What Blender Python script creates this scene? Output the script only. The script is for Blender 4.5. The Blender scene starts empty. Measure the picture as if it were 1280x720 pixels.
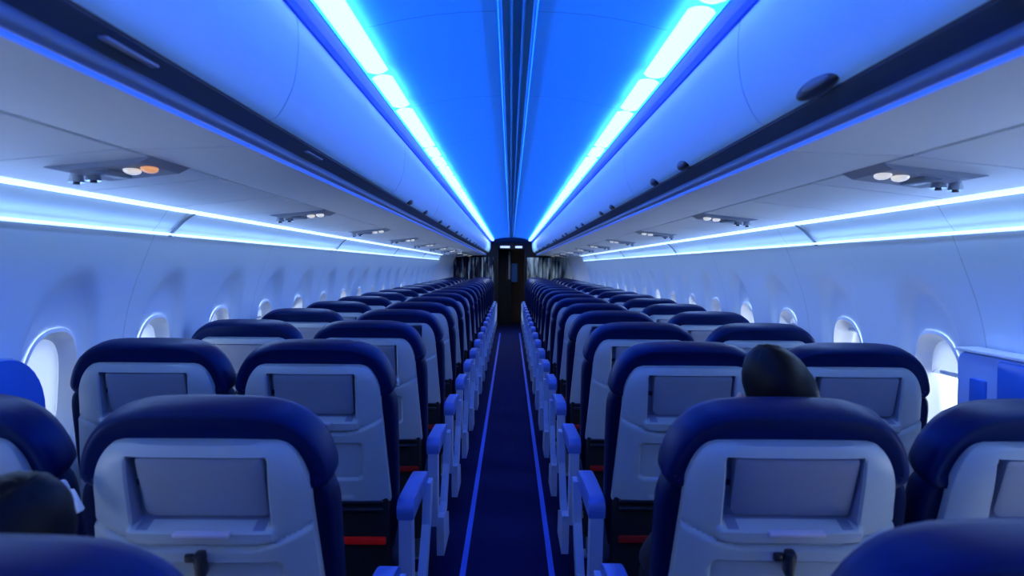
import bpy, bmesh, math, random
from mathutils import Vector, Matrix, Euler
random.seed(7)
R = math.radians
C = bpy.context.scene.collection
sc = bpy.context.scene

# ------------------------------------------------------------------ materials
def mat(name, col, rough=.5, spec=.5, var=.06, scale=30., bump=0., emit=None, strength=0., metal=0., coat=0.):
    m = bpy.data.materials.new(name); m.use_nodes = True
    nt = m.node_tree; n = nt.nodes; l = nt.links
    b = n['Principled BSDF']
    b.inputs['Roughness'].default_value = rough
    b.inputs['Specular IOR Level'].default_value = spec
    b.inputs['Metallic'].default_value = metal
    b.inputs['Coat Weight'].default_value = coat
    tc = n.new('ShaderNodeTexCoord'); nz = n.new('ShaderNodeTexNoise')
    nz.inputs['Scale'].default_value = scale; nz.inputs['Detail'].default_value = 3
    l.new(tc.outputs['Object'], nz.inputs['Vector'])
    mx = n.new('ShaderNodeMix'); mx.data_type = 'RGBA'
    mx.inputs[6].default_value = (*[max(0, c*(1-var)) for c in col], 1)
    mx.inputs[7].default_value = (*[min(1, c*(1+var)) for c in col], 1)
    l.new(nz.outputs['Fac'], mx.inputs[0]); l.new(mx.outputs[2], b.inputs['Base Color'])
    if bump:
        bp = n.new('ShaderNodeBump'); bp.inputs['Strength'].default_value = bump; bp.inputs['Distance'].default_value = .003
        l.new(nz.outputs['Fac'], bp.inputs['Height']); l.new(bp.outputs['Normal'], b.inputs['Normal'])
    if emit:
        b.inputs['Emission Color'].default_value = (*emit, 1); b.inputs['Emission Strength'].default_value = strength
    return m

def seam(m, period, offset, width, dark=.35):
    """thin panel joint lines across the cabin every `period` metres"""
    nt = m.node_tree; n = nt.nodes; l = nt.links
    b = n['Principled BSDF']; src = b.inputs['Base Color'].links[0].from_socket
    tc = n.new('ShaderNodeTexCoord'); sx = n.new('ShaderNodeSeparateXYZ'); l.new(tc.outputs['Object'], sx.inputs[0])
    a = n.new('ShaderNodeMath'); a.operation = 'SUBTRACT'; l.new(sx.outputs['Y'], a.inputs[0]); a.inputs[1].default_value = offset - period*40
    md = n.new('ShaderNodeMath'); md.operation = 'MODULO'; l.new(a.outputs[0], md.inputs[0]); md.inputs[1].default_value = period
    lt = n.new('ShaderNodeMath'); lt.operation = 'LESS_THAN'; l.new(md.outputs[0], lt.inputs[0]); lt.inputs[1].default_value = width
    mx = n.new('ShaderNodeMix'); mx.data_type = 'RGBA'; mx.blend_type = 'MULTIPLY'
    l.new(lt.outputs[0], mx.inputs[0]); l.new(src, mx.inputs[6]); mx.inputs[7].default_value = (dark, dark, dark, 1)
    l.new(mx.outputs[2], b.inputs['Base Color'])

M = {}
M['wall_l'] = mat('wall_plastic_left', (.62,.75,.86), .5, .3, .02); seam(M['wall_l'], 1.3, 2.62, .005, .7)  # white walls; some blue light is tinted into the base colour
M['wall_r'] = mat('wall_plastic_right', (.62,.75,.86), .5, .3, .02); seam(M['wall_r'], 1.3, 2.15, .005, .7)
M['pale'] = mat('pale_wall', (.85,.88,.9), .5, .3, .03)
M['ceil'] = mat('ceiling_plastic', (.10,.47,.60), .5, .3, .02); seam(M['ceil'], .92, 1.87, .006, .6)  # white ceiling; the blue LED light is put into its base colour
M['channel'] = mat('channel_blue_lit', (.08,.36,.46), .45, .4, .03)  # repeats the ceiling's painted-in blue light, a step darker
M['bin'] = mat('bin_plastic', (.43,.74,.98), .42, .35, .02)  # white bins with the blue light spill mixed into the base colour
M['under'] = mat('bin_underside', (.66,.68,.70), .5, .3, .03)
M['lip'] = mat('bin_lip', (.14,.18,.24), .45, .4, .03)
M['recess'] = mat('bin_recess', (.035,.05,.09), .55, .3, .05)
M['edge'] = mat('bin_edge_trim', (.05,.15,.8), .4, .4, .02, emit=(.03,.14,1), strength=.75)  # blue trim line with a mild emission
M['rail'] = mat('rail_blue', (.02,.06,.5), .4, .4, .02, emit=(0,.02,.6), strength=.3)  # rail is no lamp; its faint blue glow is painted as emission
M['lens'] = mat('lamp_lens', (.9,.95,1), .4, .3, .02, emit=(.26,.42,1), strength=3.0)
M['strip'] = mat('wall_strip_lens', (.9,.95,1), .4, .3, .02, emit=(.50,.70,1), strength=1.5)
M['shell'] = mat('seat_shell_grey', (.29,.345,.40), .42, .45, .03, 60, .02)
M['screen'] = mat('seat_panel_grey', (.19,.225,.31), .5, .4, .03)
M['screen_dark'] = mat('seat_panel_dark', (.008,.012,.05), .35, .5, .05)
M['screen_mid'] = mat('slate_panel_recess_shade', (.14,.17,.27), .45, .4, .04)  # slate panel colour, also painted shade for the seat recess
M['navy'] = mat('navy_leather', (.002,.007,.058), .45, .25, .12, 45, .08)
M['navy2'] = mat('navy_leather_cushion', (.0015,.0045,.038), .55, .2, .12, 45, .08)
for q in ('navy', 'navy2'): M[q].node_tree.nodes['Principled BSDF'].inputs['Specular Tint'].default_value = (.25,.45,1,1)
M['black'] = mat('black_fabric', (.010,.010,.016), .8, .2, .2, 80, .1)
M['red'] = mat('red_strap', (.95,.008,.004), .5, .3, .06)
M['red_dim'] = mat('red_strap_dim_light', (.22,.006,.006), .6, .2, .1)  # same red strap, with dimmer light put into the colour
M['arm'] = mat('armrest_plastic', (.26,.36,.62), .4, .4, .04)  # arm and pad colours carry the blue aisle light as a tint
M['armpad'] = mat('armrest_pad', (.07,.14,.50), .4, .4, .04)
M['leg'] = mat('leg_metal', (.25,.27,.33), .35, .5, .05, metal=.4)
M['latch'] = mat('dark_plastic', (.012,.015,.03), .35, .5, .1)
M['carpet'] = mat('carpet_navy', (.002,.005,.055), .95, .1, .35, 180, .3)
M['path'] = mat('path_strip_blue', (.01,.05,.4), .6, .2, .08, 20, emit=(.01,.05,.8), strength=.2)
M['glossblue'] = mat('gloss_blue', (.03,.14,.62), .2, .5, .06, 8)
M['glosspale'] = mat('pale_blue_plastic', (.35,.5,.85), .25, .5, .06, 8)
M['chrome'] = mat('chrome', (.75,.78,.8), .15, .5, .03, metal=.9)
M['lampwhite'] = mat('reading_lamp_lens', (.9,.9,.85), .3, .4, .02, emit=(1,.95,.8), strength=.5)
M['amber'] = mat('amber_lens', (.9,.45,.2), .3, .4, .02, emit=(1,.42,.15), strength=.6)
M['curtain'] = mat('curtain_pale', (.50,.54,.56), .8, .2, .45, 5, .1)
def streaks(name, lo, hi, a, b):
    m = mat(name, hi, .8, .2, .05); nt = m.node_tree; n = nt.nodes; l = nt.links
    nz = [q for q in n if q.type == 'TEX_NOISE'][0]; mp = n.new('ShaderNodeMapping'); mp.inputs['Scale'].default_value = (14, 0, 2.2)
    tc = [q for q in n if q.type == 'TEX_COORD'][0]; l.new(tc.outputs['Object'], mp.inputs[0]); l.new(mp.outputs[0], nz.inputs['Vector'])
    nz.inputs['Scale'].default_value = 1.; cr = n.new('ShaderNodeValToRGB'); cr.color_ramp.elements[0].position = a; cr.color_ramp.elements[1].position = b
    cr.color_ramp.elements[0].color = (*lo, 1); cr.color_ramp.elements[1].color = (*hi, 1)
    l.new(nz.outputs['Fac'], cr.inputs[0]); l.new(cr.outputs[0], n['Principled BSDF'].inputs['Base Color']); return m
M['curtain_left'] = streaks('curtain_dark_streaks', (.012,.016,.04), (.55,.60,.62), .50, .68)
M['curtain_right'] = streaks('curtain_pale_streaks', (.015,.02,.04), (.62,.66,.62), .38, .60)
M['dark'] = mat('galley_dark', (.008,.008,.014), .7, .2, .2)
M['brown'] = mat('galley_brown', (.035,.02,.02), .7, .2, .2)
M['grey'] = mat('galley_grey', (.28,.30,.36), .5, .3, .05)
M['deepblue'] = mat('galley_blue', (.02,.08,.28), .6, .3, .2)
M['sign'] = mat('sign_lit', (.8,.85,.9), .4, .3, .02, emit=(.7,.85,1), strength=.6)
M['shade'] = mat('shade_plastic', (.62,.65,.68), .5, .3, .02)
_n = M['shade'].node_tree; _b = _n.nodes['Principled BSDF']; _t = _n.nodes.new('ShaderNodeBsdfTranslucent'); _t.inputs[0].default_value = (.8,.88,1,1)
_m = _n.nodes.new('ShaderNodeMixShader'); _m.inputs[0].default_value = .09
_n.links.new(_b.outputs[0], _m.inputs[1]); _n.links.new(_t.outputs[0], _m.inputs[2]); _n.links.new(_m.outputs[0], _n.nodes['Material Output'].inputs[0])
M['bezel'] = mat('window_bezel', (.80,.82,.84), .4, .4, .02)
M['skin'] = mat('skin', (.50,.28,.20), .5, .4, .06)
M['hair'] = mat('dark_hair', (.002,.002,.004), .5, .15, .3, 90, .1)
M['shirt'] = mat('dark_shirt', (.02,.02,.03), .85, .2, .2, 60, .1)
M['paper'] = mat('paper', (.42,.40,.52), .7, .2, .1, 20)
M['white'] = mat('white_plastic', (.9,.92,.95), .35, .4, .02)
g = bpy.data.materials.new('window_acrylic'); g.use_nodes = True
nt = g.node_tree; nt.nodes.clear()
o_ = nt.nodes.new('ShaderNodeOutputMaterial'); t_ = nt.nodes.new('ShaderNodeBsdfTransparent'); gl = nt.nodes.new('ShaderNodeBsdfGlossy')
fr = nt.nodes.new('ShaderNodeLayerWeight'); fr.inputs['Blend'].default_value = .12; mxs = nt.nodes.new('ShaderNodeMixShader')
t_.inputs['Color'].default_value = (.95,.98,1,1); gl.inputs['Roughness'].default_value = .05
nt.links.new(fr.outputs['Fresnel'], mxs.inputs[0]); nt.links.new(t_.outputs[0], mxs.inputs[1]); nt.links.new(gl.outputs[0], mxs.inputs[2]); nt.links.new(mxs.outputs[0], o_.inputs[0])
M['glass'] = g

# ------------------------------------------------------------------ helpers
def new_obj(name, me, parent=None, m=None):
    o = bpy.data.objects.new(name, me); C.objects.link(o)
    if parent is not None: o.parent = parent
    if m is not None and me is not None:
        for x in (m if isinstance(m, (list, tuple)) else [m]): me.materials.append(x)
    return o
def from_data(name, v, f, m=None, parent=None, smooth=False, angle=None):
    me = bpy.data.meshes.new(name); me.from_pydata(v, [], f); me.update()
    bm = bmesh.new(); bm.from_mesh(me); bmesh.ops.recalc_face_normals(bm, faces=bm.faces); bm.to_mesh(me); bm.free()
    finish(me, smooth, angle)
    return new_obj(name, me, parent, m)
def finish(me, smooth, angle):
    if smooth:
        me.shade_smooth()
        if angle is not None: me.set_sharp_from_angle(angle=R(angle))
def from_bm(name, bm, m=None, parent=None, smooth=True, angle=40):
    me = bpy.data.meshes.new(name); bmesh.ops.recalc_face_normals(bm, faces=bm.faces)
    bm.to_mesh(me); bm.free(); finish(me, smooth, angle)
    return new_obj(name, me, parent, m)
def thing(name, label, cat, loc=(0,0,0), group=None):
    o = bpy.data.objects.new(name, None); C.objects.link(o); o.empty_display_size = .1
    o.location = loc; tag(o, label, cat, group); return o
def tag(o, label, cat, group=None):
    o['label'] = label; o['category'] = cat
    if group: o['group'] = group
    return o
def struct(o): o['kind'] = 'structure'; return o
def dup(o, parent=None):
    c = o.copy(); C.objects.link(c); c.parent = parent
    for ch in list(o.children): dup(ch, c)
    return c
def ext(profile, y0, y1, closed=False, bm=None, caps=True):
    """extrude an (x,z) profile along y"""
    bm = bm or bmesh.new()
    a = [bm.verts.new((x, y0, z)) for x, z in profile]; b = [bm.verts.new((x, y1, z)) for x, z in profile]
    n = len(profile)
    for i in range(n if closed else n-1):
        j = (i+1) % n; bm.faces.new((a[i], a[j], b[j], b[i]))
    if closed and caps:
        bm.faces.new(a); bm.faces.new(b)
    return bm
def rbox(bm, x0, x1, y0, y1, z0, z1, r=.004, seg=2):
    b2 = bmesh.new(); bmesh.ops.create_cube(b2, size=1)
    for v in b2.verts: v.co = Vector(((x0+x1)/2+v.co.x*(x1-x0), (y0+y1)/2+v.co.y*(y1-y0), (z0+z1)/2+v.co.z*(z1-z0)))
    r = min(r, .45*min(x1-x0, y1-y0, z1-z0))
    bmesh.ops.bevel(b2, geom=b2.edges[:], offset=r, segments=seg, affect='EDGES', profile=.5)
    me = bpy.data.meshes.new('t'); b2.to_mesh(me); b2.free(); bm.from_mesh(me); bpy.data.meshes.remove(me); return bm
def ellipsoid(bm, c, r, rot=None, seg=20, rings=12):
    mt = Matrix.Translation(c) @ (rot.to_matrix().to_4x4() if rot else Matrix()) @ Matrix.Diagonal((*r, 1))
    bmesh.ops.create_uvsphere(bm, u_segments=seg, v_segments=rings, radius=1, matrix=mt); return bm
def rrect(x0, x1, z0, z1, r, n=6):
    """rounded rectangle loop; r = (bl, br, tr, tl)"""
    if not isinstance(r, (tuple, list)): r = (r,)*4
    pts = []
    for (cx, cz, rr, a0) in ((x0+r[0], z0+r[0], r[0], 180), (x1-r[1], z0+r[1], r[1], 270), (x1-r[2], z1-r[2], r[2], 0), (x0+r[3], z1-r[3], r[3], 90)):
        for k in range(n+1):
            a = R(a0+90*k/n); pts.append((cx+rr*math.cos(a), cz+rr*math.sin(a)))
    return pts
def puff(bm, loop, rings, dome=0., domez=0.):
    """closed solid: loop (x,z) inset by rings [(y, inset)...] from back to front, capped by inset fans"""
    n = len(loop)
    nor = []
    for i in range(n):
        p, q = loop[i-1], loop[(i+1) % n]; d = Vector((q[0]-p[0], q[1]-p[1])); d.normalize() if d.length else None
        nor.append((-d.y, d.x))            # inward for counter-clockwise loops
    cx = sum(p[0] for p in loop)/n; cz = sum(p[1] for p in loop)/n
    R_ = []
    for (y, ins) in rings:
        R_.append([bm.verts.new((p[0]+nn[0]*ins, y, p[1]+nn[1]*ins)) for p, nn in zip(loop, nor)])
    for a, b in zip(R_, R_[1:]):
        for i in range(n):
            j = (i+1) % n; bm.faces.new((a[i], a[j], b[j], b[i]))
    for ring, y, sgn in ((R_[0], rings[0][0], -1), (R_[-1], rings[-1][0], 1)):
        prev = ring
        for t in (.7, .4):
            cur = [bm.verts.new((cx+(v.co.x-cx)*t, y+sgn*dome*(1-t*t), cz+(v.co.z-cz)*t)) for v in ring]
            for i in range(n):
                j = (i+1) % n; bm.faces.new((prev[i], prev[j], cur[j], cur[i]))
            prev = cur
        c = bm.verts.new((cx, y+sgn*dome, cz))
        for i in range(n): bm.faces.new((prev[i], prev[(i+1) % n], c))
    return bm
def sstep(a, b, x):
    t = min(1, max(0, (x-a)/(b-a))); return t*t*(3-2*t)
def lerp_profile(P, z):
    for (x0, z0), (x1, z1) in zip(P, P[1:]):
        if z <= z1: return x0+(x1-x0)*(z-z0)/(z1-z0)
    return P[-1][0]
def smoothed(P, sub=6):
    """Catmull-Rom through (x,z) points"""
    out = []
    for i in range(len(P)-1):
        p0 = P[max(0, i-1)]; p1 = P[i]; p2 = P[i+1]; p3 = P[min(len(P)-1, i+2)]
        for k in range(sub):
            t = k/sub
            out.append(tuple(.5*((2*p1[d])+(-p0[d]+p2[d])*t+(2*p0[d]-5*p1[d]+4*p2[d]-p3[d])*t*t+(-p0[d]+3*p1[d]-3*p2[d]+p3[d])*t**3) for d in (0,1)))
    return out+[P[-1]]

# ------------------------------------------------------------------ camera
CAMZ = 1.38
F = 940.
cam_d = bpy.data.cameras.new('cabin_camera'); cam = bpy.data.objects.new('cabin_camera', cam_d); C.objects.link(cam)
cam_d.sensor_width = 36; cam_d.lens = F*36/1280; cam_d.clip_start = .02
cam_d.dof.use_dof = True; cam_d.dof.focus_distance = 3.6; cam_d.dof.aperture_fstop = 5.
pitch = math.atan((360-333)/F); yaw = math.atan((640-638)/F)
cam.matrix_world = Matrix.Translation((0,0,CAMZ)) @ Matrix.Rotation(-yaw, 4, 'Z') @ Matrix.Rotation(R(90)-pitch, 4, 'X') @ Matrix.Rotation(R(.5), 4, 'Z')
sc.camera = cam

# ------------------------------------------------------------------ cabin shell
X0 = .012                       # cabin centre line relative to the camera
YB, YE, YW = -1.2, 16.5, 13.0   # behind the camera, far bulkhead, end of the lit sidewalls
Z = lambda r: CAMZ+r
WP = smoothed([(1.33,0.),(1.36,.25),(1.375,.55),(1.38,.85),(1.375,1.03),(1.35,1.20),(1.322,1.30),(1.295,1.37),(1.272,1.43),(1.25,1.48)], 5)
WZ, WA, WB = .985, .135, .185   # window hole centre height, half width, half height

def wall_x(y, z, yc):
    x = lerp_profile(WP, z)
    if yc is None: return x
    r = math.hypot((y-yc)/.205, (z-1.03)/(.33 if z > 1.03 else .36))
    return x + .032*(1-sstep(.80, 1.0, r))
def build_wall(name, sgn, bays, plain, m):
    bm = bmesh.new()
    zs = [p[1] for p in WP]
    for y0, y1, yc in bays:
        hw = (y1-y0)/2
        N = 72
        # outer loop follows the rectangle, inner loop the window
        angs = [2*math.pi*k/N for k in range(N)]
        for cy, cz in ((hw, 1.48-WZ), (-hw, 1.48-WZ), (-hw, -WZ), (hw, -WZ)):
            a = math.atan2(cz, cy) % (2*math.pi); k = min(range(N), key=lambda q: abs((angs[q]-a+math.pi) % (2*math.pi)-math.pi)); angs[k] = a
        rings = []
        ts = [0,.04,.1,.16,.22,.28,.34,.40,.46,.53,.6,.68,.76,.84,.92,1]
        for t in ts:
            ring = []
            for a in angs:
                ca, sa = math.cos(a), math.sin(a)
                e = 1/((abs(ca)/WA)**2.6+(abs(sa)/WB)**2.6)**(1/2.6)
                top = (1.48-WZ) if sa > 0 else WZ
                q = min(hw/abs(ca) if abs(ca) > 1e-9 else 1e9, top/abs(sa) if abs(sa) > 1e-9 else 1e9)
                rr = e+(q-e)*t
                y, z = yc+rr*ca, min(1.48, max(0, WZ+rr*sa))
                y = min(y1, max(y0, y))
                ring.append(bm.verts.new((X0+sgn*wall_x(y, z, yc), y, z)))
            rings.append(ring)
        for a, b in zip(rings, rings[1:]):
            for i in range(N):
                j = (i+1) % N; bm.faces.new((a[i], a[j], b[j], b[i]))
    for y0, y1 in plain: ext([(X0+sgn*x, z) for x, z in WP], y0, y1, bm=bm)
    o = from_bm(name, bm, m, None, True, 60); return struct(o)

wn = 0
def build_window(sgn, yc, shade):
    global wn; wn += 1
    bm = bmesh.new()
    N = 48; secs = [(0., 1.06, -.004), (0., 1.0, -.008), (.012, .93, 0), (.05, .84, 0), (.058, .80, 0), (.075, .79, 0)]
    loops = []
    for dx, s, lift in secs:
        loop = []
        for k in range(N):
            a = 2*math.pi*k/N; ca, sa = math.cos(a), math.sin(a)
            e = s/((abs(ca)/WA)**2.6+(abs(sa)/WB)**2.6)**(1/2.6)
            y, z = yc+e*ca, WZ+e*sa
            x = wall_x(y, z, yc)+lift+dx
            loop.append(bm.verts.new((X0+sgn*x, y, z)))
        loops.append(loop)
    for a, b in zip(loops, loops[1:]):
        for i in range(N): bm.faces.new((a[i], a[(i+1) % N], b[(i+1) % N], b[i]))
    w = struct(from_bm('window_%d' % wn, bm, M['bezel'], None, True, 50))
    def disc(name, dx, s, zcut, m, flip=0):
        pts = []
        for k in range(N):
            a = 2*math.pi*k/N; ca, sa = math.cos(a), math.sin(a)
            e = s/((abs(ca)/WA)**2.6+(abs(sa)/WB)**2.6)**(1/2.6)
            z = WZ+e*sa
            z = max(z, zcut)
            pts.append((X0+sgn*(lerp_profile(WP, z)+.032+dx), yc+e*ca, z))
        c = (X0+sgn*(lerp_profile(WP, max(WZ, zcut+.01))+.032+dx), yc, max(WZ, (zcut+WZ+WB)/2))
        v = pts+[c]
        return from_data(name, v, [(i, (i+1) % N, N) for i in range(N)], m, w, True)
    disc('window_pane', .066, .80, 0, M['glass'])
    if shade > 0:
        zc = WZ+WB-.01-shade*2*WB
        s = disc('window_shade', .040, .86, zc, M['shade'])
        hb = bmesh.new(); zc2 = max(zc, WZ-WB*.8)+.012
        xx = X0+sgn*(lerp_profile(WP, zc2)+.032+.034)
        rbox(hb, xx-.006, xx+.006, yc-.05, yc+.05, zc2-.006, zc2+.006, .003)
        from_bm('shade_handle', hb, M['shade'], s)

LW = [2.27+.65*k for k in range(-2, 17)]; RW = [2.47+.66*k for k in range(-2, 17)]
LW = [y for y in LW if y+.325 < YW]; RW = [y for y in RW if y+.33 < YW]
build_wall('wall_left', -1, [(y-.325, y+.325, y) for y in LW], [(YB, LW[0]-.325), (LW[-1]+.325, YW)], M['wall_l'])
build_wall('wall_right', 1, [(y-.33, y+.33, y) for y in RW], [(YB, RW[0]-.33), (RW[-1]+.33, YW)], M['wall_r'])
for i, y in enumerate(LW): build_window(-1, y, {2: 1.0, 3: .38}.get(i, (.25,.15,.3,.1,.2)[i % 5]))
for i, y in enumerate(RW): build_window(1, y, {2: .36, 3: .12}.get(i, (.2,.1,.3,.15)[i % 4]))
# pale plain sidewalls past the lit panels, where the doors of the forward vestibule are
for nm, s in (('wall_far_left', -1), ('wall_far_right', 1)):
    struct(from_bm(nm, ext([(X0+s*x, z) for x, z in WP+[(1.20,1.59)]], YW, YE), M['pale'], None, True, 60))

# upper sidewall light panel between the two bright lines
for nm, s, m in (('trim_1', -1, 'wall_l'), ('trim_2', 1, 'wall_r')):
    struct(from_bm(nm, ext([(X0+s*x, z) for x, z in ((1.25,1.48),(1.262,1.482),(1.258,1.492),(1.235,1.52),(1.20,1.575),(1.20,1.60))], YB, YW), M[m], None, True, 60))
# curved panel joints
k = 3
for s, ys in ((-1, (2.78, 5.38, 7.98, 10.58)), (1, (3.15, 5.75, 8.35, 10.95))):
    for y in ys:
        bm = bmesh.new()
        pts = [(1.250,1.475),(1.250,1.488),(1.236,1.508),(1.220,1.535),(1.204,1.556),(1.19,1.572)]
        pv = None
        for i, (x, z) in enumerate(pts):
            dy = .10*(i/5)**1.5
            row = [bm.verts.new((X0+s*(x-.006*q), y-w/2+w*t+dy*1.0-.05, z)) for (q, t, w) in ((0,0,.022),(1,.15,.022),(1,.85,.022),(0,1,.022))]
            if pv:
                for a in range(3): bm.faces.new((pv[a], pv[a+1], row[a+1], row[a]))
            pv = row
        struct(from_bm('trim_%d' % k, bm, M['lip'], None, True, 40)); k += 1

# sidewall light strips
def light_strips(s, joints, side):
    edges = [YB]+joints+[YW]
    for i, (a, b) in enumerate(zip(edges, edges[1:])):
        where = ('beside the nearest windows', 'past the first panel joint', 'past the second panel joint', 'past the third panel joint', 'at the far end of the wall')[i]
        bm = ext([(X0+s*x, z) for x, z in ((1.252,1.481),(1.240,1.482),(1.238,1.4875),(1.250,1.490))], a+.012, b-.012, True)
        tag(from_bm('light_strip', bm, M['strip'], None, False), f'thin light line above the {side} wall windows, {where}', 'light', 'thin light lines along the sidewalls')
        bm = ext([(X0+s*x, z) for x, z in ((1.205,1.565),(1.180,1.565),(1.178,1.5735),(1.203,1.58))], a+.012, b-.012, True)
        tag(from_bm('light_strip', bm, M['strip'], None, False), f'broad light line under the {side} bins, {where}', 'light', 'broad light lines under the bins')
light_strips(-1, [2.78,5.38,7.98,10.58], 'left'); light_strips(1, [3.15,5.75,8.35,10.95], 'right')

# floor
struct(from_data('floor', [(-1.3,YB,0),(1.3,YB,0),(1.3,YE+2.2,0),(-1.3,YE+2.2,0)], [(0,1,2,3)], M['carpet']))
for x, sd in ((-.203, 'left'), (.197, 'right')):
    bm = bmesh.new(); rbox(bm, x-.013, x+.013, 1.2, 15.5, .0, .004, .001)
    tag(from_bm('floor_path_strip', bm, M['path'], None, False), f'blue glowing path strip along the {sd} edge of the aisle floor', 'floor strip', 'aisle path strips')

# ceiling: visible arch, central channel, and the outer skin above
half = [(.36,.588),(.30,.602),(.24,.613),(.18,.621),(.12,.626),(.05,.629)]
arch = smoothed(half, 3)
bm = bmesh.new()
for s in (-1, 1): ext([(X0+s*x, Z(z)) for x, z in [(.470,.530),(.475,.560),(.455,.574),(.41,.582)]+arch], YB, YE, bm=bm)
ext([(X0+x, z) for x, z in ((-1.34,1.40),(-1.42,1.6),(-1.30,1.85),(-1.0,2.12),(-.5,2.26),(0,2.3),(.5,2.26),(1.0,2.12),(1.30,1.85),(1.42,1.6),(1.34,1.40))], YB, YE+2.2, bm=bm)
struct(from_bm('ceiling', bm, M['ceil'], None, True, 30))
bm = ext([(X0+x, Z(z)) for x, z in ((-.05,.628),(-.046,.622),(-.040,.622),(-.038,.632),(-.020,.634),(-.018,.626),(-.013,.626),(-.011,.642),(.011,.642),(.013,.626),(.018,.626),(.020,.634),(.038,.632),(.040,.622),(.046,.622),(.05,.628))], YB, YE)
struct(from_bm('trim_20', bm, M['channel'], None, False))
for nm, s in (('trim_21', -1), ('trim_22', 1)):
    bm = ext([(X0+s*x, Z(z)) for x, z in ((.458,.505),(.447,.507),(.441,.520),(.436,.540),(.434,.552),(.438,.553),(.446,.540),(.462,.530))], YB, YE, True)
    struct(from_bm(nm, bm, M['rail'], None, False))

# back wall behind the camera, far bulkhead with the doorway
struct(from_data('wall_back', [(-1.5,YB,0),(1.5,YB,0),(1.5,YB,2.4),(-1.5,YB,2.4)], [(0,1,2,3)], M['grey']))
DX0, DX1, DZ = -.275, .305, 1.865
bm = bmesh.new()
for x0, x1, z0, z1 in ((-1.5, DX0-.02, 0, 2.4), (DX1+.02, 1.5, 0, 2.4), (DX0-.02, DX1+.02, DZ+.02, 2.4)): rbox(bm, x0, x1, YE, YE+.05, z0, z1, .002)
struct(from_bm('wall_far', bm, M['dark'], None, False))
d = bpy.data.objects.new('door_1', None); C.objects.link(d); d.location = (0, YE, 0); struct(d)
bm = bmesh.new()
for x0, x1, z0, z1 in ((DX0-.03, DX0, 0, DZ), (DX1, DX1+.03, 0, DZ), (DX0-.03, DX1+.03, DZ, DZ+.03)): rbox(bm, x0, x1, -.03, .06, z0, z1, .004)
from_bm('door_frame', bm, M['dark'], d)
bm = bmesh.new(); rbox(bm, DX0, .02, 1.0, 1.04, 0, DZ, .004); from_bm('door_panel', bm, M['dark'], d)
bm = bmesh.new(); rbox(bm, -.05, -.005, .97, 1.0, 1.08, 1.72, .004); from_bm('door_edge', bm, M['grey'], d)
bm = bmesh.new(); rbox(bm, .02, .16, .9, .93, 1.02, 1.45, .01); from_bm('door_curtain', bm, M['deepblue'], d)
bm = bmesh.new(); rbox(bm, -.1, -.06, .95, .99, 1.05, 1.30, .01); from_bm('door_handle', bm, M['brown'], d)
struct(from_data('wall_galley', [(-1.4,YE+2,0),(1.4,YE+2,0),(1.4,YE+2,2.4),(-1.4,YE+2,2.4)], [(0,1,2,3)], M['brown']))
bm = bmesh.new()
for x in (-1.4, 1.4): ext([(x,0),(x,2.4)], YE+.05, YE+2, bm=bm)
struct(from_bm('wall_galley_side', bm, M['brown'], None, False))
for nm, x0, x1 in (('wall_end_left', -1.34, -1.16), ('wall_end_right', 1.14, 1.36)):
    bm = bmesh.new(); rbox(bm, x0, x1, YE-.09, YE-.04, 0, 1.56, .004); struct(from_bm(nm, bm, M['pale'], None, False))
# lit sign above the doorway
sg = thing('overhead_sign', 'dark sign with two small lit panels over the far doorway', 'sign', (0, YE-.05, 1.80))
bm = bmesh.new(); rbox(bm, DX0, DX1, -.03, .0, -.05, .07, .01); from_bm('sign_housing', bm, M['dark'], sg)
for x0, x1 in ((-.23, -.02), (.10, .25)):
    bm = bmesh.new(); rbox(bm, x0, x1, -.036, -.031, -.02, .025, .004); from_bm('sign_panel', bm, M['sign'], sg)
# pleated dividers either side of the doorway
for x0, x1, sd, ph in ((-1.24, -.36, 'left', .0), (.36, 1.22, 'right', 1.3)):
    v = []; f = []; n = 150
    for i in range(n+1):
        x = x0+(x1-x0)*i/n; t = i/n
        fold = .035*math.sin(t*62+ph+1.5*math.sin(t*17))+.018*math.sin(t*131)
        for z in (.02, .5, 1.0, 1.25, 1.45, 1.575): v.append((x, YE-.16+fold*(1.1-.25*z), z))
    for i in range(n):
        for q in range(5): a = i*6+q; f.append((a, a+6, a+7, a+1))
    o = from_data('divider_curtain', v, f, M['curtain_'+sd], None, True)
    tag(o, f'streaky pleated curtain at the cabin end, {sd} of the dark doorway', 'curtain', 'curtains at the end of the cabin')

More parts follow.
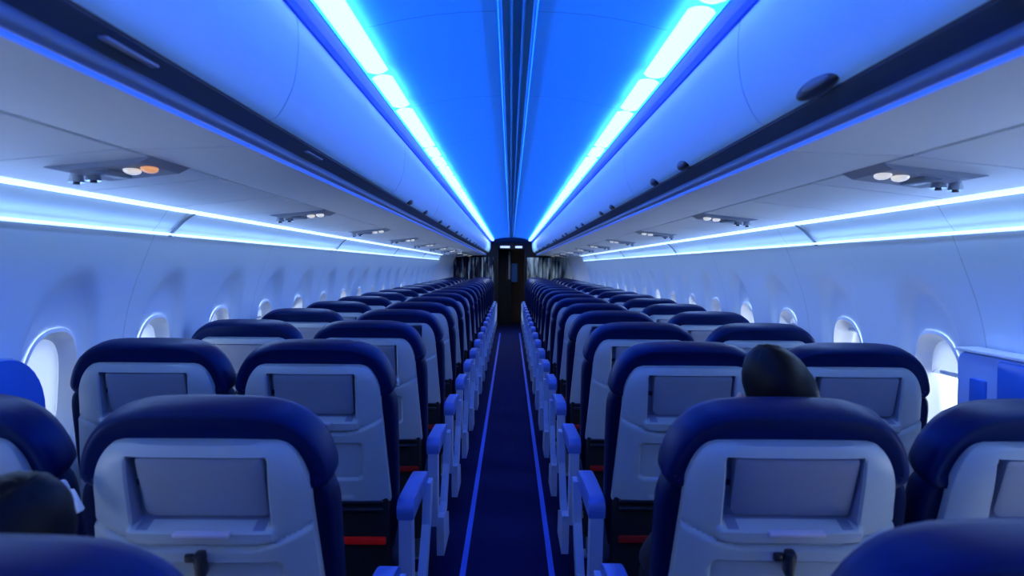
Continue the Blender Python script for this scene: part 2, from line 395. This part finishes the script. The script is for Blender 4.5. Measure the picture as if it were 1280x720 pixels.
# ------------------------------------------------------------------ overhead bins
BL = 1.55
ordn = ['nearest','second','third','fourth','fifth','sixth','seventh','eighth','ninth','tenth','eleventh','twelfth','thirteenth','fourteenth','fifteenth','sixteenth','seventeenth','eighteenth','nineteenth']
doorP = smoothed([(.507,.294),(.492,.303),(.476,.328),(.460,.365),(.452,.41),(.449,.46),(.452,.505)], 4)
def bin_unit(s, y0, L, idx, side):
    t = thing('overhead_bin', f'closed white overhead bin on the {side} side, {ordn[idx]} bin along the cabin', 'overhead bin', (X0, y0, CAMZ), f'overhead bins on the {side} side')
    g_ = .003
    prof = [(s*x, z) for x, z in doorP]+[(s*(x+.018), z) for x, z in reversed(doorP[2:])]+[(s*.515, .300)]
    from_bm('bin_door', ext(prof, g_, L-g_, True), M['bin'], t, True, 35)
    # undercut behind the door's lower edge; its shade is a dark base colour
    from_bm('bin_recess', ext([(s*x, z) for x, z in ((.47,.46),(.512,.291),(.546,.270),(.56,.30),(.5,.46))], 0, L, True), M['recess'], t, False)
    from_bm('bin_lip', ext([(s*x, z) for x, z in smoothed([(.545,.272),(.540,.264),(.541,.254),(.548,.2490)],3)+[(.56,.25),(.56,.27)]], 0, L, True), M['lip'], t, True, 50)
    from_bm('edge_trim', ext([(s*x, z) for x, z in ((.551,.2460),(.549,.2440),(.552,.2410),(.557,.2405),(.558,.2460))], g_, L-g_, True), M['edge'], t, False)
    from_bm('bin_floor', ext([(s*x, z) for x, z in ((.553,.2425),(.62,.2385),(.70,.2362),(.80,.2345),(.805,.239),(.805,.30),(.56,.30))], g_, L-g_, True), M['under'], t, True, 30)
    return t
def add_latch(t, s, y, L=.13):
    bm = bmesh.new()
    loop = []
    ellipsoid(bm, (s*.495, y, .303), (.012, L/2, .016), Euler((0, s*R(-35), 0)))
    la = from_bm('latch', bm, M['latch'], t)
    bm = bmesh.new(); ellipsoid(bm, (s*.487, y-.012, .305), (.008, L*.32, .008), Euler((0, s*R(-35), 0)))
    from_bm('latch_paddle', bm, M['lip'], la)
nb = 0
starts = [-1.2, 0]+[BL*k for k in range(1, 11)]
for i, y0 in enumerate(starts):
    L = (starts[i+1] if i+1 < len(starts) else YE)-y0
    for s, sd in ((-1, 'left'), (1, 'right')):
        if i == 0:
            t = bin_unit(s, y0, L, 0, sd); t['label'] = f'closed white overhead bin on the {sd} side, above the viewer at the photo edge'; continue
        t = bin_unit(s, y0, L, i-1, sd)
        if s > 0:
            add_latch(t, s, {1: 1.26}.get(i, .68), .17 if i == 1 else .12)
            add_latch(t, s, 1.12 if i > 1 else .78, .10)
        else:
            if i <= 2:
                bm = bmesh.new(); yy = .94 if i == 1 else .32
                rbox(bm, -.526, -.514, yy, yy+.14, 0.2775, .2815, .001); from_bm('placard', bm, M['grey'], t)
            else: add_latch(t, s, .5, .11); add_latch(t, s, 1.15, .10)

# passenger service panels under the bins
def psu(s, y0, L, idx, side, amber=False):
    t = thing('service_panel', f'grey service panel with reading lamps under the {side} bins, {ordn[idx]} from the viewer', 'service panel', (X0, y0, CAMZ), f'service panels under the {side} bins')
    zf = lambda x: .2325-(x-.815)*.0395/.38
    base = [(s*.812,.245),(s*.812,.2330),(s*1.172,zf(1.172)),(s*1.178,.215)]
    from_bm('panel', ext(base, .004, L*.33-.004, True), M['under'], t, False)
    from_bm('panel', ext(base, L*.33+.006, L*.68-.004, True), M['under'], t, False)
    from_bm('panel', ext(base, L*.68+.006, L-.004, True), M['under'], t, False)
    yc = .21
    bm = bmesh.new()
    lp = [(s*.80,.236),(s*.83,zf(.83)-.010),(s*1.00,zf(1.0)-.012),(s*1.04,zf(1.04)-.001),(s*1.04,.235)]
    ext(lp, yc-.10, yc+.10, True, bm)
    from_bm('lamp_housing', bm, M['grey'], t, False)
    for j, x in enumerate((.845, .885)):
        bm = bmesh.new(); ellipsoid(bm, (s*x, yc-.02, zf(x)-.012), (.016,.03,.010))
        from_bm('reading_lamp', bm, M['amber'] if (amber and j == 0) else M['lampwhite'], t)
    bm = bmesh.new(); rbox(bm, s*.94-.022, s*.94+.022, yc-.06, yc+.05, zf(.94)-.018, zf(.94)-.004, .005); from_bm('speaker_grille', bm, M['lip'], t)
    for x in (.985, 1.025):
        bm = bmesh.new(); bmesh.ops.create_cone(bm, cap_ends=True, segments=20, radius1=.018, radius2=.013, depth=.02, matrix=Matrix.Translation((s*x, yc, zf(x)-.014)))
        no = from_bm('air_nozzle', bm, M['chrome'], t)
        bm = bmesh.new(); bmesh.ops.create_cone(bm, cap_ends=True, segments=16, radius1=.008, radius2=.007, depth=.006, matrix=Matrix.Translation((s*x, yc, zf(x)-.026)))
        from_bm('nozzle_core', bm, M['latch'], no)
y = 0.0; i = 0
while y < YE-.4:
    L = min(BL, YE-y)
    for s, sd in ((-1, 'left'), (1, 'right')): psu(s, y, L, i, sd, amber=(s < 0 and i == 1))
    y += BL; i += 1
# the strip of panel above the viewer
for s, sd in ((-1, 'left'), (1, 'right')):
    o = from_bm('service_panel', ext([(X0+s*.812,Z(.245)),(X0+s*.812,Z(.2330)),(X0+s*1.172,Z(.1955)),(X0+s*1.178,Z(.215))], YB, -.004, True), M['under'], None, False)
    tag(o, f'plain grey service panel under the {sd} bins, above the viewer at the photo edge', 'service panel', f'service panels under the {sd} bins')

# ------------------------------------------------------------------ ceiling lights along the bins
def ceiling_lights(s, edges, side):
    for i, (a, b) in enumerate(zip(edges, edges[1:])):
        bm = bmesh.new(); n = 10
        prof = smoothed([(.426,.5500),(.412,.5460),(.395,.5465),(.376,.552),(.366,.5585)], 2)
        g_ = .012
        rows = []
        ys = [(a+g_, .25), (a+g_+.008, .7), (a+g_+.025, 1.), (b-g_-.025, 1.), (b-g_-.008, .7), (b-g_, .25)]
        cx, cz = .396, .556
        for yy, sc_ in ys: rows.append([bm.verts.new((X0+s*(cx+(x-cx)*sc_), yy, Z(cz+(z-cz)*sc_))) for x, z in prof])
        for r0, r1 in zip(rows, rows[1:]):
            for q in range(len(prof)-1): bm.faces.new((r0[q], r0[q+1], r1[q+1], r1[q]))
        bm.faces.new(rows[0]); bm.faces.new(rows[-1])
        pl = f'{ordn[i]} lens along the cabin' if i < len(ordn) else 'far lens at the cabin end'
        tag(from_bm('ceiling_light', bm, M['lens'], None, True, 40), f'white glowing ceiling lamp lens above the {side} bins, {pl}', 'ceiling light', f'ceiling lamps above the {side} bins')
far = [4.66,5.4,6.2,7.0,7.9,8.8,9.8,10.9,12.1,13.4,14.8,16.3]
ceiling_lights(-1, [.3,2.20,2.66,3.54,3.85,4.2]+far, 'left')
ceiling_lights(1, [.3,1.60,2.22,2.68,3.5,3.8]+far, 'right')

# ------------------------------------------------------------------ seats
TILT = 10.
def hw_shell(s_):
    # half width of the grey shell against height along the back
    t = min(1, max(0, (.653-s_)/.12))
    w = .142+.060*math.sqrt(max(0, 1-(1-t)**2)) + .023*min(1, max(0, (.53-s_)/.32))
    return w
def shell_mesh():
    top, bot = .653, .213
    zs = [bot+(top-bot)*k/104 for k in range(105)]
    xs_in = [-.138+.276*k/62 for k in range(63)]
    outer = [.08,.16,.25,.4,.55,.7,.85,.95,1.]
    v = []; f = []
    def depth(x, s_, w):
        h = -.030
        u = abs(x)/w
        h += .022*u**5
        tt = (s_-.56)/.093
        if tt > 0: h += .014*tt**3
        # tray outline: crease curving up to the sides
        zc = .440+.052*min(1, max(0, (abs(x)-.08)/.14))**1.5
        h += -.007*(1-sstep(zc-.003, zc+.003, s_))
        h += .0035*math.exp(-((s_-zc-.005)/.0035)**2)
        # screen recess
        def rr(x0, x1, z0, z1, r, e):
            qx = max(x0+r-x, x-(x1-r), 0); qz = max(z0+r-s_, s_-(z1-r), 0)
            dd = math.hypot(qx, qz)-r if (qx > 0 and qz > 0) else max(x0-x, x-x1, z0-s_, s_-z1)
            return 1-sstep(-e, 0, dd)
        h += .034*rr(-.131, .131, .483, .632, .012, .007)
        # ledge under the screen
        h += -.010*rr(-.14, .14, .453, .487, .008, .006)
        # lower pocket
        h += .010*rr(-.152, .152, .290, .416, .022, .008)
        h += -.004*rr(-.12, .12, .222, .240, .004, .004)
        return h
    W = len(xs_in)+2*len(outer)
    for s_ in zs:
        w = hw_shell(s_)
        xs = [-(.138+(w-.138)*q) for q in reversed(outer)]+xs_in+[.138+(w-.138)*q for q in outer]
        for x in xs: v.append((x, depth(x, s_, w), s_))
    n = len(zs)
    for i in range(n-1):
        for j in range(W-1): a = i*W+j; f.append((a, a+1, a+W+1, a+W))
    # skirt forward
    rim = [i*W for i in range(n)]+[(n-1)*W+j for j in range(1, W)]+[i*W+W-1 for i in range(n-2, -1, -1)]+[j for j in range(W-2, 0, -1)]
    base = len(v)
    for q in rim: x, y, z = v[q]; v.append((x*1.005, .03, z))
    m_ = len(rim)
    for i in range(m_): j = (i+1) % m_; f.append((rim[i], rim[j], base+j, base+i))
    return v, f
HZ = .45
def make_seat(s):
    """s=+1: the aisle lies on the seat's +x side"""
    t = bpy.data.objects.new('passenger_seat', None); C.objects.link(t); t.empty_display_size = .2
    hinge = (0, .125, HZ)
    def back(o):
        o.location = hinge; o.rotation_euler = (R(TILT), 0, 0); o['tilts'] = 1; return o
    v, f = shell_mesh()
    sh = back(from_data('seat_shell', v, f, [M['shell'], M['screen_mid']], t, True, 45))
    for p in sh.data.polygons:
        c = p.center
        if abs(c.x) < .131 and .483 < c.z < .633 and c.y > -.018: p.material_index = 1  # recess shadow painted with the darker material
    # panel in the recess
    bm = bmesh.new()
    lp = rrect(-.112, .122, .497, .629, (.022, .014, .008, .008))
    puff(bm, lp, [(-.022, .006), (-.020, .001), (-.012, 0), (.006, 0)])
    for vv in bm.verts: vv.co.y += .016*(.63-vv.co.z)/.133
    sp = from_bm('screen_panel', bm, M['screen'], t, True, 50); back(sp)
    bm = bmesh.new(); rbox(bm, -.045, .06, -.052, -.036, .478, .486, .002); pp = from_bm('ledge_slot', bm, M['paper'], t); back(pp)
    bm = bmesh.new(); rbox(bm, -.010, .010, -.056, -.030, .392, .442, .005); rbox(bm, -.030, -.012, -.046, -.034, .420, .436, .003)
    back(from_bm('tray_latch', bm, M['latch'], t))
    bm = bmesh.new(); rbox(bm, -.205, .205, -.040, -.030, .214, .222, .002)
    back(from_bm('shell_edge', bm, M['latch'], t))
    # cushions
    bm = bmesh.new()
    hd = [(-0.1, 0.55), (0.1, 0.55), (0.195, 0.545), (0.222, 0.55), (0.237, 0.566), (0.239, 0.585), (0.231, 0.615), (0.219, 0.643), (0.199, 0.672), (0.172, 0.694), (0.14, 0.707), (0.095, 0.714), (0, 0.716), (-0.095, 0.714), (-0.14, 0.707), (-0.172, 0.694), (-0.199, 0.672), (-0.219, 0.643), (-0.231, 0.615), (-0.239, 0.585), (-0.237, 0.566), (-0.222, 0.55), (-0.195, 0.545)]
    hd = smoothed(hd+[hd[0]], 2)[:-1]
    puff(bm, hd, [(.012,.034),(.004,.020),(.004,.010),(.014,.003),(.034,0),(.07,0),(.095,.006),(.115,.024),(.122,.05)], -.004)
    back(from_bm('headrest', bm, M['navy'], t, True, 60))
    bm = bmesh.new()
    bk = [(0, 0), (0.2, 0.02), (0.23, 0.06), (0.24, 0.15), (0.244, 0.3), (0.244, 0.42), (0.244, 0.49), (0.241, 0.53), (0.228, 0.558), (0.19, 0.575), (0, 0.58), (-0.19, 0.575), (-0.228, 0.558), (-0.241, 0.53), (-0.244, 0.49), (-0.244, 0.42), (-0.244, 0.3), (-0.24, 0.15), (-0.23, 0.06), (-0.2, 0.02)]
    bk = smoothed(bk+[bk[0]], 2)[:-1]
    puff(bm, bk, [(.012,.022),(.008,.012),(.014,.004),(.026,0),(.06,0),(.085,.010),(.10,.035)], 0)
    back(from_bm('backrest', bm, M['navy2'], t, True, 60))
    # seat cushion
    bm = bmesh.new()
    lp = rrect(-.232, .232, .345, .46, (.03,.03,.05,.05))
    puff(bm, lp, [(.12,.03),(.13,.01),(.16,0),(.50,0),(.56,.012),(.58,.04)], .01)
    from_bm('seat_cushion', bm, M['navy2'], t, True, 60)
    # black seat pocket below the shell, red strap
    bm = bmesh.new()
    lp = rrect(-.222, .222, .21, .672, .015)
    puff(bm, lp, [(.060,.012),(.066,.003),(.075,0),(.115,0)], .006)
    for vv in bm.verts: vv.co.y += .05*(.672-vv.co.z)/.46
    pk = from_bm('seat_pocket', bm, M['black'], t, True, 40)
    bm = bmesh.new(); rbox(bm, -.205, .212, .060, .074, .520, .543, .003)
    from_bm('pocket_strap', bm, M['red'], pk)
    bm = bmesh.new(); rbox(bm, -.205, .205, .048, .068, .630, .640, .003); from_bm('pocket_hem', bm, M['latch'], pk)
    # arm: padded top, rear post, raking end plate
    ax = s*.268
    bm = bmesh.new()
    side = [(.085,.590),(.080,.625),(.095,.648),(.14,.656),(.42,.645),(.50,.632),(.53,.612),(.52,.592),(.45,.585),(.14,.585)]
    side = smoothed(side+[side[0]], 3)[:-1]
    a = [[bm.verts.new((ax+dx, y, .62+(z-.62)*k_)) for y, z in side] for dx, k_ in ((-.026,.86),(-.022,1),(.022,1),(.026,.86))]
    n = len(side)
    for p, q in zip(a, a[1:]):
        for i in range(n): bm.faces.new((p[i], p[(i+1) % n], q[(i+1) % n], q[i]))
    bm.faces.new(a[0]); bm.faces.new(a[-1])
    arm = from_bm('armrest', bm, M['armpad'], t, True, 40)
    bm = bmesh.new()
    def plate(pts, x0, x1):
        p = [bm.verts.new((x0, y, z)) for y, z in pts]; q = [bm.verts.new((x1, y, z)) for y, z in pts]; n = len(pts)
        for i in range(n): bm.faces.new((p[i], p[(i+1) % n], q[(i+1) % n], q[i]))
        bm.faces.new(p); bm.faces.new(q)
    plate([(.085,.60),(.15,.60),(.17,.45),(.19,.30),(.13,.26),(.10,.40)], ax-.020, ax+.020)
    plate([(.46,.60),(.53,.60),(.50,.48),(.36,.28),(.19,.20),(.16,.26),(.30,.32),(.42,.46)], ax+s*.028-.015, ax+s*.028+.013)
    plate([(.13,.30),(.20,.30),(.40,.24),(.44,.12),(.16,.12)], ax+s*.030-.017, ax+s*.030+.014)
    from_bm('arm_support', bm, M['arm'], arm, False)
    for y in (.20, .46):
        bm = bmesh.new()
        for x in (-.15, .15): pass
        rbox(bm, -.20, .20, y-.018, y+.018, .31, .345, .006)
        rbox(bm, s*.16-.018, s*.16+.018, y-.018, y+.018, 0, .33, .006)
        rbox(bm, s*.16-.03, s*.16+.03, y-.05, y+.05, 0, .012, .004)
        from_bm('leg', bm, M['leg'], t)
    return t

protoL = make_seat(1); protoR = make_seat(-1)      # left-hand seats have the aisle to their right
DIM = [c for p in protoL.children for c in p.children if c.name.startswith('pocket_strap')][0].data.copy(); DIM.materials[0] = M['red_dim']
BRIGHT = [c for p in protoL.children for c in p.children if c.name.startswith('pocket_strap')][0].data
used = set()
def place(proto, x, y, side, pos, row, tilt=0., screen=None, zs=1., xs=1.):
    t = proto if proto not in used else dup(proto)
    used.add(proto)
    t.location = (x, y, 0); t.scale.z = zs; t.scale.x = xs
    tag(t, *LBL(side, pos, row))
    for ch in t.children:
        if 'tilts' in ch: ch.rotation_euler.x = R(TILT+tilt)
        st = ch.name.split('.')[0]
        if st == 'screen_panel' and screen:
            ch.data = ch.data.copy(); ch.data.materials[0] = M[screen]
            if screen == 'screen_dark': ch.scale = (1.12, 1, 1.028); ch.location.y -= .016
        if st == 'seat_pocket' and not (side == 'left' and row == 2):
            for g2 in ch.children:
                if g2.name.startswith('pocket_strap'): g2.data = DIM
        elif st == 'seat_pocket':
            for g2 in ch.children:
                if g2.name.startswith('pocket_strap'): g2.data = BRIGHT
        if st == 'armrest' and pos == 'window':
            for g2 in list(ch.children): bpy.data.objects.remove(g2)
            bpy.data.objects.remove(ch)
    return t
def LBL(side, pos, row):
    g_ = f'{pos} seats {side} of the aisle'
    if row == 0: return (f'navy seat top nearest the viewer, {side} of the aisle, grey shell mostly out of frame', 'airplane seat', g_)
    w = ['', 'first', 'second', 'third', 'fourth', 'fifth', 'sixth', 'seventh', 'eighth', 'ninth', 'tenth', 'eleventh', 'twelfth', 'thirteenth', 'fourteenth', 'fifteenth', 'sixteenth', 'seventeenth', 'eighteenth'][row]
    extra = {(4,'aisle'): ' with dark screen panel'}.get((row, pos), '')
    return (f'navy {pos} seat{extra}, {side} of the aisle, {w} full row ahead', 'airplane seat', g_)
rows = [.655, 1.40, 2.25]+[2.25+.83*k for k in range(1, 17)]
XS = {('left','aisle'): -.585, ('left','window'): -1.105, ('right','aisle'): .537, ('right','window'): 1.045}
for r, y in enumerate(rows):
    for sd, pr in (('left', protoL), ('right', protoR)):
        for pos in ('aisle', 'window'):
            if r == 0 and pos == 'window': continue
            x = XS[(sd, pos)]+(0 if r < 2 else ((-.012 if pos == 'aisle' else .005) if sd == 'left' else .018))+(.012 if r == 1 and sd == 'left' else 0)
            kw = dict(zs=.985, xs=1.02)
            if r == 1: kw = dict(tilt=3., zs=.968)
            if r == 0: kw = dict(zs=.950 if sd == 'left' else .962); x += .055 if sd == 'left' else .022
            if r == 1 and sd == 'right' and pos == 'aisle': kw['screen'] = 'screen_mid'
            if r == 4 and pos == 'aisle': kw['screen'] = 'screen_dark'
            place(pr, x, y-(.0 if sd == 'left' else -.03), sd, pos, r, **kw)

# ------------------------------------------------------------------ raised blue patches low on the sidewalls beside the nearest rows
def side_patch(s, y0, y1, m, label, rnd, top=1.15):
    t = thing('sidewall_patch', label, 'wall panel', (X0, 0, 0), 'blue patches low on the sidewalls')
    bm = bmesh.new()
    lp = rrect(y0, y1, .70, top, (.02, rnd, rnd, .02), 8)
    n = len(lp); A = []
    for dx, sc_ in ((0, 1.), (-.05, 1.), (-.062, .985)):
        A.append([bm.verts.new((s*(1.346+dx), y if sc_ == 1 else y0+(y-y0)*.99, z if sc_ == 1 else .93+(z-.93)*.98)) for y, z in lp])
    for p, q in zip(A, A[1:]):
        for i in range(n): bm.faces.new((p[i], p[(i+1) % n], q[(i+1) % n], q[i]))
    bm.faces.new(A[0]); bm.faces.new(A[-1])
    from_bm('panel', bm, M[m], t, True, 40)
    return t
side_patch(-1, 1.62, 2.06, 'glossblue', 'glossy deep blue rounded patch on the wall beside the nearest left window seat', .16, 1.135)
t = side_patch(1, 1.65, 2.17, 'glosspale', 'glossy pale blue wall patch with small boxes beside the right window seat', .03)
for y0, y1, z0, z1, m in ((1.84,1.98,1.0,1.14,'glossblue'), (2.03,2.10,.98,1.08,'glossblue'), (1.80,1.92,.98,1.06,'glossblue'), (1.74,1.79,.98,1.07,'white')):
    bm = bmesh.new(); rbox(bm, 1.276, 1.292, y0, y1, z0, z1, .005); from_bm('patch_inset', bm, M[m], t)
bm = bmesh.new(); rbox(bm, 1.276, 1.345, 1.65, 2.17, 1.150, 1.160, .003); from_bm('patch_lip', bm, M['white'], t)
# small bright white piece by the left window seat
bm = bmesh.new(); rbox(bm, -.018, .018, -.012, .012, -.03, .03, .006); rbox(bm, -.03, .012, -.012, .012, .028, .06, .008)
o = from_bm('white_piece', bm, M['white']); o.scale = (.75,)*3; o.location = (-.792, 1.352, .945); o.rotation_euler = (0, R(-28), 0)
tag(o, 'small white piece on the window-side edge of the nearest left aisle seat', 'clip')

# ------------------------------------------------------------------ passengers
def person(loc, lean, label, headz, turn=0., side=1):
    J = {}; E = []
    def j(n, p, r, par=None): J[n] = (Vector(p), r); E.append((par, n)) if par else None
    hz = headz
    j('pelvis', (0,.30,.53), .13)
    j('belly', (lean*.2,.24,.68), .125, 'pelvis')
    j('chest', (lean*.5,.20,hz-.30), .14, 'belly')
    j('collar', (lean*.75,.20,hz-.19), .085, 'chest')
    j('neck', (lean*.9,.205,hz-.12), .055, 'collar')
    j('jaw', (lean*.97,.225,hz-.055), .062, 'neck')
    j('skull', (lean,.215,hz+.01), .078, 'jaw')
    j('crown', (lean,.212,hz+.035), .070, 'skull')
    for s, a in ((-1,'l'), (1,'r')):
        j('sh'+a, (lean*.6+s*.165,.21,hz-.26), .058, 'chest')
        j('el'+a, (s*.205,.30,.70), .043, 'sh'+a)
        j('wr'+a, (s*.10,.52,.645), .029, 'el'+a)
        j('pa'+a, (s*.07,.58,.635), .030, 'wr'+a)
        for q in range(4):
            fx = s*(.048+.018*q); L = (.062,.075,.07,.055)[3-q]
            j(f'f{a}{q}', (fx, .625, .632), .0095, 'pa'+a)
            j(f'g{a}{q}', (fx, .625+L*.6, .618), .0085, f'f{a}{q}')
            j(f'h{a}{q}', (fx, .625+L*.85, .598), .0075, f'g{a}{q}')
        j('t'+a, (s*.035,.585,.640), .0105, 'pa'+a); j('u'+a, (s*.018,.62,.632), .009, 't'+a)
        j('hp'+a, (s*.09,.34,.53), .095, 'pelvis')
        j('kn'+a, (s*.11,.70,.53), .062, 'hp'+a)
        j('an'+a, (s*.11,.72,.10), .038, 'kn'+a)
        j('to'+a, (s*.12,.88,.04), .034, 'an'+a)
    names = list(J); me = bpy.data.meshes.new('skeleton')
    me.from_pydata([J[n][0] for n in names], [(names.index(a), names.index(b)) for a, b in E], [])
    o = bpy.data.objects.new('skeleton', me); C.objects.link(o)
    sk = o.modifiers.new('skin', 'SKIN'); sk.use_smooth_shade = True
    if not me.skin_vertices: me.skin_vertices.new()
    for i, n in enumerate(names):
        r = J[n][1]; rr = (r, r)
        me.skin_vertices[0].data[i].radius = rr
        me.skin_vertices[0].data[i].use_root = (n == 'pelvis')
    ss = o.modifiers.new('sub', 'SUBSURF'); ss.levels = 2; ss.render_levels = 2
    dg = bpy.context.evaluated_depsgraph_get(); bm2 = bpy.data.meshes.new_from_object(o.evaluated_get(dg))
    bpy.data.objects.remove(o)
    b = new_obj('person', bm2, None, [M['skin'], M['shirt'], M['black']])
    for p in bm2.polygons:
        c = p.center; p.use_smooth = True
        p.material_index = 0 if (c.z > hz-.15 or (c.y > .50 and .57 < c.z < .70 and abs(c.x) < .13)) else (2 if c.z < .60 and c.y > .2 else 1)
    b.location = loc
    tag(b, label, 'person', 'passengers seen over the seat tops')
    hc = Vector((lean, .215, hz))
    bm = bmesh.new(); ellipsoid(bm, hc+Vector((0,-.012,.022)), (.070,.098,.108), Euler((R(12), R(-28)*side, 0)), 28, 18)
    for v in bm.verts:
        d_ = v.co-hc
        if d_.y > .05 and d_.z < .06: v.co.y = hc.y+.05
        v.co += Vector((random.uniform(-1,1), random.uniform(-1,1), random.uniform(-1,1)))*.0015
    # hair runs down to the nape
    ellipsoid(bm, hc+Vector((.022*side,-.035,-.055)), (.060,.050,.085), None, 20, 12)
    from_bm('hair', bm, M['hair'], b, True, 80)
    bm = bmesh.new()
    ellipsoid(bm, hc+Vector((0,.098,-.02)), (.012,.018,.02)); from_bm('nose', bm, M['skin'], b)
    bm = bmesh.new(); ellipsoid(bm, hc+Vector((0,.085,-.055)), (.022,.008,.006)); from_bm('mouth', bm, M['skin'], b)
    for s in (-1, 1):
        bm = bmesh.new(); ellipsoid(bm, hc+Vector((s*.03,.078,.005)), (.012,.010,.008)); from_bm('eye', bm, M['white'], b)
        bm = bmesh.new(); ellipsoid(bm, hc+Vector((s*.082,.0,-.015)), (.010,.020,.030)); from_bm('ear', bm, M['skin'], b)
    return b
person((.537, 1.42, 0), .050, 'dark-haired passenger leaning in the first full row, right of the aisle', 1.095, side=1)
person((-.585, .66, 0), -.01, 'dark-haired passenger in the nearest seat, left of the aisle, head at photo edge', 1.015, side=-1)

# ------------------------------------------------------------------ light
w = bpy.data.worlds.new('sky'); sc.world = w; w.use_nodes = True
bg = w.node_tree.nodes['Background']; bg.inputs['Color'].default_value = (.80,.90,1,1); bg.inputs['Strength'].default_value = 12.
def area(name, loc, rot, sx, sy, col, power, spread=180):
    l = bpy.data.lights.new(name, 'AREA'); l.shape = 'RECTANGLE'; l.size = sx; l.size_y = sy; l.color = col; l.energy = power; l.spread = R(spread)
    o = bpy.data.objects.new(name, l); C.objects.link(o); o.location = loc; o.rotation_euler = rot; return o
BLUE = (.008, .12, 1.)
PALE = (.27, .48, 1.)
for s in (-1, 1):
    # blue LED wash tucked behind the rail, aimed up and inward at the ceiling
    area('cove_wash', (X0+s*.452, 7.6, Z(.560)), (0, R(s*101), 0), .018, 17.4, BLUE, 215)
    # pale LED lines of the sidewalls: one throws down the wall, one up under the bins
    area('sidewall_wash', (X0+s*1.165, 5.9, 1.562), (0, R(s*24), 0), .03, 14.2, PALE, 24)
    area('underbin_wash', (X0+s*1.234, 5.9, 1.484), (0, R(s*122), 0), .010, 14.2, PALE, 10)
area('vestibule_lamp', (X0, 14.9, Z(.55)), (0,0,0), .5, 2.2, (.70,.90,1), 26)
sc.view_settings.view_transform = 'Standard'
sc.view_settings.look = 'None'
sc.cycles.max_bounces = 8
sc.cycles.diffuse_bounces = 5
